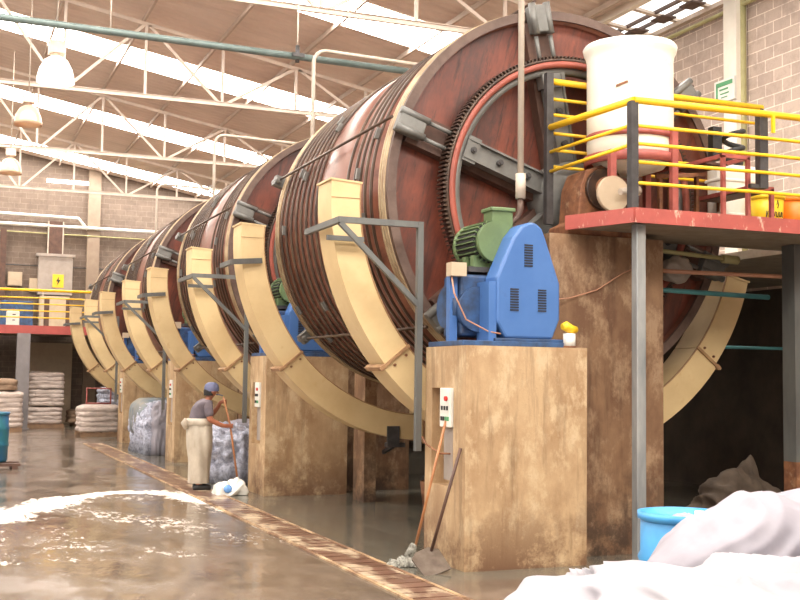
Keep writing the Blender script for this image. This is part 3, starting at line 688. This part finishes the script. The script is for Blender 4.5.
def lamp(x, y, z, r, lab, sh='lampsh'):
    t = empty('hanging_lamp', (x, y, z), lab, 'lamp', 'bell-shaped hanging lamps')
    MB().lathe([(r, 0), (r*.98, r*.25), (r*.86, r*.75), (r*.62, r*1.2), (r*.3, r*1.42), (r*.28, r*1.42), (r*.58, r*1.16), (r*.82, r*.72), (r*.95, r*.25), (r*.97, 0)], n=36, closed=True).build('lamp_shade', sh, t)
    MB().tube([(0, 0, r*1.4), (0, 0, r*1.62)], r*.26, 16).box(-r*.42, r*.42, -r*.42, r*.42, r*1.6, r*2.25).build('ballast_housing', 'lampmetal', t)
    MB().tube([(0, 0, r*.3), (0, 0, r*1.3)], [r*.05, r*.18], 12).build('bulb', 'bulb', t)
    MB().tube([(0, 0, r*2.2), (0, 0, RZ(x)-z-.2)], .012, 6).build('cord', 'conduit', t)
T['lampsh'] = M('lamp_shade', (.8, .58, .4), (.75, .52, .36), 3, None, .3, .3)
T['bulb'] = emit('bulb', (1, .85, .65), 6)
T['lamplit'] = emit('lit_acrylic_shade', (1, .93, .84), 1.6)
lamp(1.5, 17.7, 6.17, .28, 'nearest bell-shaped hanging lamp, brightest and largest of the three', 'lamplit')
lamp(1.5, 23.6, 6.72, .28, 'middle one of the three bell-shaped hanging lamps, copper tinted')
lamp(1.5, 29.6, 6.72, .28, 'farthest and smallest of the three bell-shaped hanging lamps')

# ------------------------------------------------------------------ far platform and wall equipment
t = empty('far_platform', (-5.8, 38.4, 3.05), 'far raised platform with plain red edge beam, at the left', 'platform')
MB().box(-8, 13, .1, 5.0, .08, .22).build('slab', 'deckc', t); MB().box(-8, 13, 0, .1, 0, .27).build('red_edge_beam', 'redfar', t)
tag(MB().box(2.33, 2.73, 38.0, 38.3, 0, 3.05).box(2.28, 2.78, 37.95, 38.35, 0, .03).build('platform_column', M('far_column', (.22, .2, .2), (.18, .16, .16), 3)), 'broad grey column under the far platform, left edge', 'column')
t = empty('far_railing', (0, 38.45, 3.3), 'yellow pipe railing on the far platform at left', 'railing')
for z, r in ((1.17, .045), (.92, .022), (.72, .022), (.5, .022), (.28, .022)): rail_part(t, [(-13.8, 0, z), (5.6, 0, z)], r)
for x in (-3, 0, 3.1): MB().bar((x, 0.03, 0), (x, 0.03, 1.17), .05, .05).build('post', 'conduit', t)
t = empty('electrical_cabinet', (3.9, 43.0, 3.3), 'tall grey electrical cabinet with yellow warning sign at far wall', 'cabinet')
MB().box(-.62, .58, 0, .45, 1.35, 2.75).box(-.7, .66, -.05, .45, 2.75, 2.85).build('upper_body', 'greycab', t)
MB().box(-.55, .5, 0, .45, 0, 1.3).build('lower_body', 'tancab', t)
MB().box(-.38, -.2, -.02, 0, .1, 1.2).build('dark_slot', 'darkwood', t); MB().box(.38, .5, -.02, 0, .1, 1.2).build('dark_slot', 'darkwood', t)
sg = MB().box(-.12, .27, -.03, -.005, 1.62, 2.1).build('warning_sign', 'ybucket', t)
MB().prism([(.1, 2.02), (.0, 1.84), (.07, 1.84), (.04, 1.7), (.16, 1.9), (.09, 1.9)], -.04, -.03).build('bolt_mark', 'black', sg)
t = empty('cable_duct', (3.86, 43.2, 5.95), 'dark vertical cable duct with pale frame above the cabinet', 'duct')
MB().box(-.24, .24, 0, .2, 0, 1.42).build('duct_body', 'darkwood', t)
m = MB().box(-.28, -.24, -.02, .2, 0, 1.42).box(.24, .28, -.02, .2, 0, 1.42); m.build('frame', 'conduit', t)
tag(MB().tube([(-6, 43.3, 7.65), (4.65, 43.3, 7.55), (5.0, 43.3, 7.15)], .06, 8).build('white_duct_pipe', 'white'), 'white pipe on the far wall, upper of two, bending down at its end', 'pipe')
tag(MB().tube([(-6, 43.25, 7.2), (8.5, 43.25, 7.2)], .065, 8).build('white_duct_pipe', 'white'), 'white pipe on the far wall, lower and longer of two', 'pipe')
tag(MB().tube([(-6, 43.3, 6.95), (8.5, 43.3, 6.9)], .025, 6).build('olive_conduit', bpy.data.materials['olive']), 'thin olive conduit just below the white pipes on far wall', 'pipe')
tag(MB().tube([(-6, 43.35, 5.75), (6.5, 43.35, 5.7)], .02, 6).build('dark_conduit', 'dgrey'), 'thin dark conduit crossing the far wall above the cabinet', 'pipe')
tag(MB().box(1.95, 2.15, 43.2, 43.4, 3.3, 7.0).build('dark_riser', 'darkwood'), 'dark vertical riser at the left end of far wall', 'pipe')
for x0, x1, z0, z1, l in ((2.25, 2.75, 4.95, 5.45, 'left'), (3.0, 3.4, 4.75, 5.25, 'right')):
    t = empty('junction_box', (x0, 43.3, z0), 'tan wall junction box on far wall, %s of the pair' % l, 'box')
    MB().box(0, x1-x0, 0, .18, 0, z1-z0).build('box', 'tancab', t, bevel=.01); MB().box(.04, x1-x0-.04, -.01, 0, .04, z1-z0-.04).build('cover', 'tancab', t)
tag(MB().box(2.0, 3.1, 42.4, 43.1, 3.27, 4.35).build('blue_crate', 'bluedark', bevel=.02), 'dark blue cabinet on the far platform behind the white jug', 'crate')
t = empty('white_jug', (2.22, 38.9, 3.28), 'white plastic jug standing on the far platform', 'jug')
MB().box(-.2, .2, -.15, .15, 0, .52).build('body', 'white', t, bevel=.04); MB().tube([(0, 0, .52), (0, 0, .58)], .05, 10).build('cap', 'red', t)
MB().box(-.02, .08, -.16, -.15, .38, .41).box(-.02, .06, -.16, -.15, .2, .23).build('print', 'black', t)

# ------------------------------------------------------------------ stacks of hides
def layered(name, mat, c, size, nl, seed, parent=None, amp=.04, droop=0):
    """a folded stack of hides: rounded block with a wavy layered side"""
    b = bmesh.new(); N, H = 44, nl*6
    rings = []
    for j in range(H+1):
        z = j/H; ring = []
        lay = j/6; ph = lay % 1; inset = .05*(1-math.sin(PI*ph)**.5 if 0 < ph < 1 else 1)
        for i in range(N):
            a = 2*PI*i/N; ca, sa = math.cos(a), math.sin(a)
            k = (abs(ca)**6+abs(sa)**6)**(-1/6)
            L = int(lay if lay < nl else nl-1)
            w = 1+.07*noise.noise((ca*1.5+seed, sa*1.5, L*3.7))-inset
            x, y = ca*k*size[0]/2*w, sa*k*size[1]/2*w
            n = noise.noise((x*6+seed, y*6, z*size[2]*9))*amp
            ring.append(b.verts.new((c[0]+x+n, c[1]+y+n, c[2]+z*size[2]+.5*n+droop*(z**3)*-(ca*k*.3)**2)))
        rings.append(ring)
    for j in range(H):
        for i in range(N):
            f = b.faces.new((rings[j][i], rings[j][(i+1)%N], rings[j+1][(i+1)%N], rings[j+1][i])); f.smooth = True
    last = rings[-1]
    for s in (.8, .5, .2):
        nr = []
        for i in range(N):
            p = rings[-1][i].co; cx = Vector((c[0], c[1], p.z)); q = cx+(p-cx)*s; q.z = c[2]+size[2]+.03+.05*noise.noise((q.x*4, q.y*4, seed)); nr.append(b.verts.new(q))
        for i in range(N):
            f = b.faces.new((last[i], last[(i+1)%N], nr[(i+1)%N], nr[i])); f.smooth = True
        last = nr
    b.faces.new(last); b.faces.new(rings[0][::-1])
    q = MB(); q.b.free(); q.b = b
    return q.build(name, mat, parent)
def pallet(x, y, w, d, lab):
    t = empty('pallet', (x, y, 0), lab, 'pallet', 'wooden pallets under the hide stacks')
    n = 6
    for i in range(n): MB().box(-w/2+i*w/n+.01, -w/2+(i+1)*w/n-.02, -d/2, d/2, .1, .125).build('deck_board', 'pallet', t)
    for yy in (-d/2+.05, 0, d/2-.05): MB().box(-w/2, w/2, yy-.045, yy+.045, 0, .1).build('runner', 'pallet', t)
pallet(3.38, 39.6, 1.15, 1.1, 'wooden pallet under the tall three-bale stack')
for i, z in enumerate((.13, .72, 1.28)):
    tag(layered('hide_bale', 'balehide', (3.38+(-.04, .02, 0)[i], 39.6, z), (1.12, 1.0, .52), 4, i*5+1), '%s bale of folded grey hides in tall stack under far platform' % ('lowest', 'middle', 'topmost')[i], 'hide bale', 'three-bale hide stack')
pallet(1.86, 36.9, 1.2, 1.1, 'wooden pallet at the left edge behind the dark blue drum')
tag(layered('hide_bale', 'balehide', (1.86, 36.9, .13), (1.25, 1.1, 1.05), 7, 31), 'white stack of folded hides at left edge beside the grey column', 'hide bale')
tag(layered('hide_bale', 'browncloth', (1.86, 36.9, 1.26), (.9, .8, .3), 2, 33), 'small brown hides on top of white stack at left edge', 'hide bale')
pallet(4.9, 40.6, 1.1, 1.1, 'low pallet behind the tarped stack, under the far platform')
tag(layered('hide_bale', 'browncloth', (4.6, 40.3, .13), (.9, .9, .4), 3, 41), 'low dark bale between the tall stack and tarped pallet', 'hide bale')
pallet(4.4, 34.0, 1.15, 1.5, 'wooden pallet carrying the pale wrapped hide stack')
tag(layered('hide_bale', 'balehide', (4.4, 34.0, .13), (1.2, 1.5, .72), 5, 51, droop=.2), 'pale wrapped stack of hides on pallet by the farthest pier', 'hide bale')
pallet(5.35, 37.4, 1.1, 1.1, 'pallet with grey stack behind red cart frame')
tag(layered('hide_bale', 'bluehide', (5.35, 37.4, .13), (1.1, 1.0, 1.2), 7, 61), 'grey stack of hides glimpsed behind the red cart frame', 'hide bale')
t = empty('red_cart_frame', (4.55, 35.2, 0), 'red tubular hand cart frame behind the pale wrapped stack', 'cart')
MB().tube([(-.35, 0, .1), (-.35, 0, 1.35), (.35, 0, 1.35), (.35, 0, .1)], .03, 8).tube([(-.35, 0, .9), (.35, 0, .9)], .025, 8).build('frame', 'standred', t)
for x in (-.3, .3): MB().lathe([(.04, -.03), (.12, -.03), (.12, .03), (.04, .03)], (x, .06, .12), 'Y', 16, closed=True).build('wheel', 'black', t)

def heap(name, mat, c, rx, ry, h, seed, folds=.05, fs=3.0, p=3, lean=(0, 0), sq=4, res=(46, 120), skirt=1.0, hang=0):
    """draped heap: superellipse dome with fold ridges"""
    b = bmesh.new(); NR, NA = res; rings = []
    top = b.verts.new((c[0]+lean[0], c[1]+lean[1], c[2]+h))
    for j in range(1, NR+1):
        r = (j/NR); ring = []
        for i in range(NA):
            a = 2*PI*i/NA; ca, sa = math.cos(a), math.sin(a); k = (abs(ca)**sq+abs(sa)**sq)**(-1/sq)
            rr = math.sin(r*PI/2)**.8 if skirt else r
            zz = h*max(0, 1-rr**p)**(1/p)
            if j == NR: zz = 0
            x, y = ca*k*rx*rr, sa*k*ry*rr
            q = Vector((x+lean[0]*(1-rr), y+lean[1]*(1-rr), zz))
            # warped ridges
            w = noise.noise_vector(Vector((q.x*1.1, q.y*1.1, q.z*1.1+seed)))
            n1 = noise.noise(Vector((q.x*fs+w.x*2+seed, q.y*fs*.45+w.y*2, q.z*fs*.5)))
            n2 = noise.noise(Vector((q.x*fs*2.3+w.y*3, q.y*fs*1.2+seed, q.z*fs*1.3)))
            n4 = noise.noise(Vector((q.x*fs*4.5+w.z*4, q.y*fs*3+seed, q.z*fs*4)))
            rid = (1-abs(n1)*3.2)*folds+(1-abs(n2)*2.6)*folds*.5+n4*folds*.22
            hg = hang*math.sin(i*PI*2/NA*23+2*n1)*rr**3
            nv = Vector((ca*rr, sa*rr, 1-rr*.8)).normalized()
            q += nv*(rid+hg); q.z = max(q.z, .004) if j < NR else .004
            ring.append(b.verts.new(Vector(c)+q))
        rings.append(ring)
    for i in range(NA): f = b.faces.new((top, rings[0][i], rings[0][(i+1)%NA])); f.smooth = True
    for j in range(NR-1):
        for i in range(NA): f = b.faces.new((rings[j][i], rings[j+1][i], rings[j+1][(i+1)%NA], rings[j][(i+1)%NA])); f.smooth = True
    b.faces.new(rings[-1])
    q = MB(); q.b.free(); q.b = b
    return q.build(name, mat)
tag(heap('hide_heap', 'bluehide', (4.9, 19.1, 0), .7, .75, .92, 3, .07, 9, 4, sq=5, hang=.05), 'crinkled blue-grey hide heap behind the worker pole', 'hide heap')
tag(heap('hide_sheet', 'palehide', (5.05, 19.15, .72), .5, .6, .3, 8, .02, 4, 3), 'smoother pale hide spread over the blue-grey heap by the worker', 'hide')
tag(heap('hide_heap', 'bluehide', (4.95, 26.6, 0), .62, 1.2, 1.12, 13, .065, 9, 5, sq=6, hang=.05), 'hide heap with ragged fringes, between the third and farthest piers', 'hide heap')
tag(heap('blue_cover', 'tarp', (4.87, 27.0, .42), .6, .85, .8, 17, .02, 2, 5, sq=6), 'dull blue cover over the ragged hide heap', 'cover')
tag(heap('white_strip', 'palehide', (4.68, 25.6, 0), .22, .3, 1.15, 19, .03, 6, 4), 'whitish hide hanging down the near end of blue covered heap', 'hide')
# foreground whites
tag(heap('white_hide_heap', 'whitehide', (4.35, 3.62, 0), 2.3, 1.03, .93, 21, .065, 2.2, 7, sq=7, res=(90, 260)), 'bright white heap of wet hides across the lower right corner', 'hide heap')
tag(heap('white_hide_heap', 'palehide', (4.78, 5.27, 0), 1.2, .42, 1.08, 29, .045, 2.1, 3.6, lean=(0, .05), sq=2.6, res=(90, 260)), 'taller greyish-white folded hide heap in front of the blue barrel', 'hide heap')
tag(heap('dark_cloth', 'darkcloth', (9.75, 12.2, 0), .6, .4, .8, 35, .07, 3.2, 1.3, lean=(.2, 0)), 'dull brown cloth heap in the dark below the platform', 'cloth heap')
for x, y, z1, rr, mat, lab in ((4.6, 6.3, .9, .29, 'barrel', 'bright blue plastic barrel behind the white hide heaps'), (1.0, 22.8, .93, .31, 'barreldk', 'dark blue plastic drum cut by the left edge')):
    t = empty('plastic_barrel', (x, y, .0 if mat == 'barrel' else .1), lab, 'barrel')
    h = z1 if mat == 'barrel' else z1
    MB().lathe([(0, 0), (rr*.9, 0), (rr*.96, .04), (rr*.97, h*.3), (rr*1.03, h*.33), (rr*.99, h*.37), (rr, h*.64), (rr*1.03, h*.67), (rr*.97, h*.71), (rr*.96, h*.93), (rr*.93, h*.94)], n=44).build('barrel_body', mat, t)
    MB().lathe([(rr*.93, h*.93), (rr*1.03, h*.95), (rr*1.03, h), (rr*.95, h), (rr*.93, h*.96), (0, h*.955)], n=44).build('rim_lid', mat, t)
    MB().tube([(rr*.45, 0, h*.955), (rr*.45, 0, h*1.0)], .035, 10).build('bung', 'white' if mat == 'barrel' else mat, t)
t = empty('barrel_skid', (1.05, 22.6, 0), 'dark wooden skid under the dark blue drum', 'pallet')
MB().box(-.45, .45, -.4, -.2, .05, .1).box(-.45, .45, .1, .3, .05, .1).box(-.4, -.3, -.4, .4, 0, .05).box(.3, .4, -.4, .4, 0, .05).build('planks', 'darkwood', t)
tag(heap('ice_scrap', 'whitehide', (4.5, 6.14, .865), .1, .06, .04, 2, .01, 9, 2, res=(8, 20)), 'white scrap lying on the blue barrel lid', 'scrap')

# ------------------------------------------------------------------ tools at the nearest pier
t = empty('mop', (4.2, 10.0, 0), 'mop with orange stick leaning on the nearest pier', 'mop')
MB().tube([(.02, -.02, .08), (.3, -.15, 1.4)], .014, 8).build('stick', 'stick', t)
q = heap('mop_head', 'mop', (0, 0, 0), .17, .12, .06, 44, .03, 14, 2, res=(16, 70), hang=.04); q.parent = t
MB().tube([(.0, 0, .08), (.03, -.02, .2)], [.06, .03], 10).build('head_socket', 'mop', t)
t = empty('shovel', (4.25, 9.62, 0), 'flat shovel with dark handle leaning on nearest pier beside mop', 'shovel')
MB().tube([(.02, .08, .12), (.25, -.08, 1.12)], .016, 8).build('handle', 'darkwood', t)
MB().prism([(-.16, -.12), (.14, -.1), (.18, .16), (.1, .22), (-.06, .2), (-.14, .14)], 0, .014, 'Z').build('blade', 'shovelsteel', t, loc=(-.02, -.08, .06)).rotation_euler = (math.radians(32), math.radians(-10), math.radians(12))
t = empty('rusty_pail', (6.45, 14.6, 0), 'small rusty pail in the dark between piers', 'pail')
MB().lathe([(0, 0), (.13, 0), (.17, .34), (.16, .34), (.12, .02), (0, .02)], n=24).build('body', 'rust', t)
MB().tube([(.165*math.cos(a), 0, .34+.12*math.sin(a)) for a in (0, .5, 1, 1.57, 2.1, 2.6, PI)], .007, 6).build('handle', 'dgrey', t)
tag(MB().tube([(4.6, 9.78, 1.05), (4.45, 9.9, 1.05), (4.44, 10.2, 1.12), (4.47, 10.37, 1.18)], .01, 6).build('wire_hook', 'rust'), 'bent rusty wire holding the mop stick to steel post', 'wire')

# ------------------------------------------------------------------ white bag by the second pier
q = heap('plastic_sack', 'whitebag', (4.12, 16.75, 0), .23, .19, .23, 55, .05, 6, 1.6, res=(20, 60)) if 'whitebag' in T else heap('plastic_sack', 'white', (4.12, 16.75, 0), .23, .19, .23, 55, .05, 6, 1.6, res=(20, 60))
tag(q, 'crumpled white plastic sack with a blue print beside the worker', 'bag')
MB().lathe([(0, .0), (.065, .0), (.06, .02), (0, .03)], n=9).build('blue_print', M('print_blue', (.15, .35, .75), None, 5), q, loc=(4.04, 16.585, .1)).rotation_euler = (math.radians(65), 0, math.radians(-20))

# ------------------------------------------------------------------ worker
def skin_mesh(name, verts, edges, mat, parent, sub=2):
    me = bpy.data.meshes.new(name); me.from_pydata([v[:3] for v in verts], edges, []); me.materials.append(T[mat])
    o = bpy.data.objects.new(name, me); COL.objects.link(o); o.parent = parent
    m = o.modifiers.new('skin', 'SKIN'); m.use_smooth_shade = True
    for i, v in enumerate(verts):
        r = v[3] if isinstance(v[3], tuple) else (v[3], v[3]); me.skin_vertices[0].data[i].radius = r; me.skin_vertices[0].data[i].use_root = (i == 0)
    if sub: s = o.modifiers.new('sub', 'SUBSURF'); s.levels = s.render_levels = sub
    return o
def worker():
    t = empty('person', (3.78, 17.5, 0), 'person in grey shirt, blue cap and long white apron working with a pole', 'person')
    # faces +X and slightly toward the camera; X forward, Y left (far), -Y right (near)
    V = [(0, 0, .93, (.15, .13)), (.0, 0, 1.1, (.15, .125)), (.05, 0, 1.25, (.17, .13)), (.1, 0, 1.36, (.14, .1)), (.13, 0, 1.43, .06), (.17, 0, 1.48, .055), (.2, 0, 1.57, (.09, .1)), (.2, 0, 1.63, (.085, .1)),
         (.1, -.17, 1.35, .065), (.13, -.22, 1.12, .05), (.33, -.2, 1.03, .038), (.42, -.16, 1.02, .034),   # right arm (near)
         (.1, .17, 1.35, .065), (.24, .24, 1.16, .05), (.34, .12, 1.32, .036), (.36, .06, 1.4, .033),   # left arm raised
         (0, -.09, .84, .09), (.02, -.1, .48, .065), (-.02, -.1, .1, .045), (0, .09, .84, .09), (.05, .12, .48, .075), (.03, .12, .1, .05), (.08, -.11, .05, .04), (.13, .12, .05, .04)]
    E = [(0,1),(1,2),(2,3),(3,4),(4,5),(5,6),(6,7),(3,8),(8,9),(9,10),(10,11),(3,12),(12,13),(13,14),(14,15),(0,16),(16,17),(17,18),(0,19),(19,20),(20,21),(18,22),(21,23)]
    # hands: palm + fingers curled round the pole
    for base, idx, sgn in (((.42, -.16, 1.02), 11, 1), ((.36, .06, 1.4), 15, 1)):
        k = len(V); bx, by, bz = base
        V.append((bx+.05, by+.01, bz+.005, .03)); E.append((idx, k))
        for f in range(4):
            dz = .03-.02*f; j = len(V)
            V += [(bx+.085, by-.01, bz+dz, .0095), (bx+.105, by+.02, bz+dz, .009), (bx+.085, by+.045, bz+dz, .008)]
            E += [(k, j), (j, j+1), (j+1, j+2)]
        j = len(V); V += [(bx+.05, by+.045, bz+.03, .011), (bx+.08, by+.055, bz+.04, .009)]; E += [(k, j), (j, j+1)]
    skin_mesh('body', V, E, 'skin', t, 2)
    # face details: nose, ears
    MB().tube([(.285, 0, 1.56), (.31, 0, 1.535)], [.012, .016], 8).build('nose', 'skin', t)
    for s in (-1, 1): MB().tube([(.19, .092*s, 1.53), (.185, .1*s, 1.57)], [.014, .022], 8).build('ear', 'skin', t)
    for s in (-1, 1): MB().tube([(.28, .035*s, 1.572), (.288, .036*s, 1.572)], .011, 8).build('eye', 'black', t)
    MB().tube([(.283, -.025, 1.505), (.289, 0, 1.505), (.283, .025, 1.505)], .005, 6).build('mouth', 'standred', t)
    MB().lathe([(.104, -.07), (.108, 0), (.1, .03)], (.175, 0, 1.57), n=24, a0=math.radians(80), a1=math.radians(280)).build('hair', 'hair', t)
    c = MB().lathe([(.118, -.03), (.12, .02), (.105, .075), (.06, .11), (0, .118)], (.195, 0, 1.6), n=28).build('cap', 'cap', t)
    pv = [(.3+.11*math.cos(a)-.02, .085*math.sin(a)) for a in [math.radians(x) for x in range(-90, 91, 15)]]
    MB().prism(pv, 0, .012, 'Z').build('cap_visor', 'cap', c, loc=(0, 0, 1.575)).rotation_euler = (0, math.radians(12), 0); 
    # shirt: torso + sleeves
    S = [(0.0, 0, 1.0, (.18, .16)), (.0, 0, 1.1, (.18, .155)), (.05, 0, 1.25, (.2, .155)), (.1, 0, 1.36, (.165, .125)), (.13, 0, 1.42, .085), (.1, -.17, 1.36, .085), (.125, -.22, 1.15, .075), (.1, .17, 1.36, .085), (.19, .23, 1.22, .075)]
    skin_mesh('shirt', S, [(0,1),(1,2),(2,3),(3,4),(3,5),(5,6),(3,7),(7,8)], 'shirt', t)
    # long apron / trousers
    A = MB()
    prof = [(1.1, .19, .18), (1.02, .205, .2), (.9, .205, .235), (.7, .2, .235), (.45, .175, .215), (.25, .165, .2), (.12, .165, .195)]
    rings = []
    for z, rx, ry in prof:
        rings.append([A.b.verts.new((.02+rx*math.cos(a)*(1+.05*math.sin(5*a+z*6)), ry*math.sin(a)*(1+.06*math.sin(7*a+z*4)), z)) for a in [2*PI*i/40 for i in range(40)]])
    for r0, r1 in zip(rings, rings[1:]):
        for i in range(40): A.b.faces.new((r0[i], r0[(i+1)%40], r1[(i+1)%40], r1[i])).smooth = True
    ap = A.build('apron', 'apron', t)
    MB().lathe([(.2, 0), (.225, .03), (.225, .08), (.195, .12)], (.01, 0, 1.02), n=30).build('apron_waist', 'apron', ap)
    MB().tube([(-.2, -.06, 1.12), (-.24, -.05, 1.06), (-.2, -.02, .98)], [.05, .06, .04], 10).build('apron_knot', 'apron', ap)
    for y, x in ((-.11, 0), (.12, .05)):
        MB().tube([(x-.09, y, .05), (x+.0, y, .06), (x+.1, y, .045), (x+.19, y, .035)], [.04, .055, .048, .03], 12).build('shoe', 'black', t)
    t.scale = (.97, .97, .97)
    return t
worker()
tag(MB().tube([(4.175, 17.58, 1.43), (4.25, 17.385, .99), (4.36, 17.22, .06)], .016, 8).tube([(4.36, 17.22, .06), (4.37, 17.2, 0.02)], [.03, .06], 8).build('wooden_pole', 'stick'), 'long wooden pole held by the worker with both hands', 'pole')
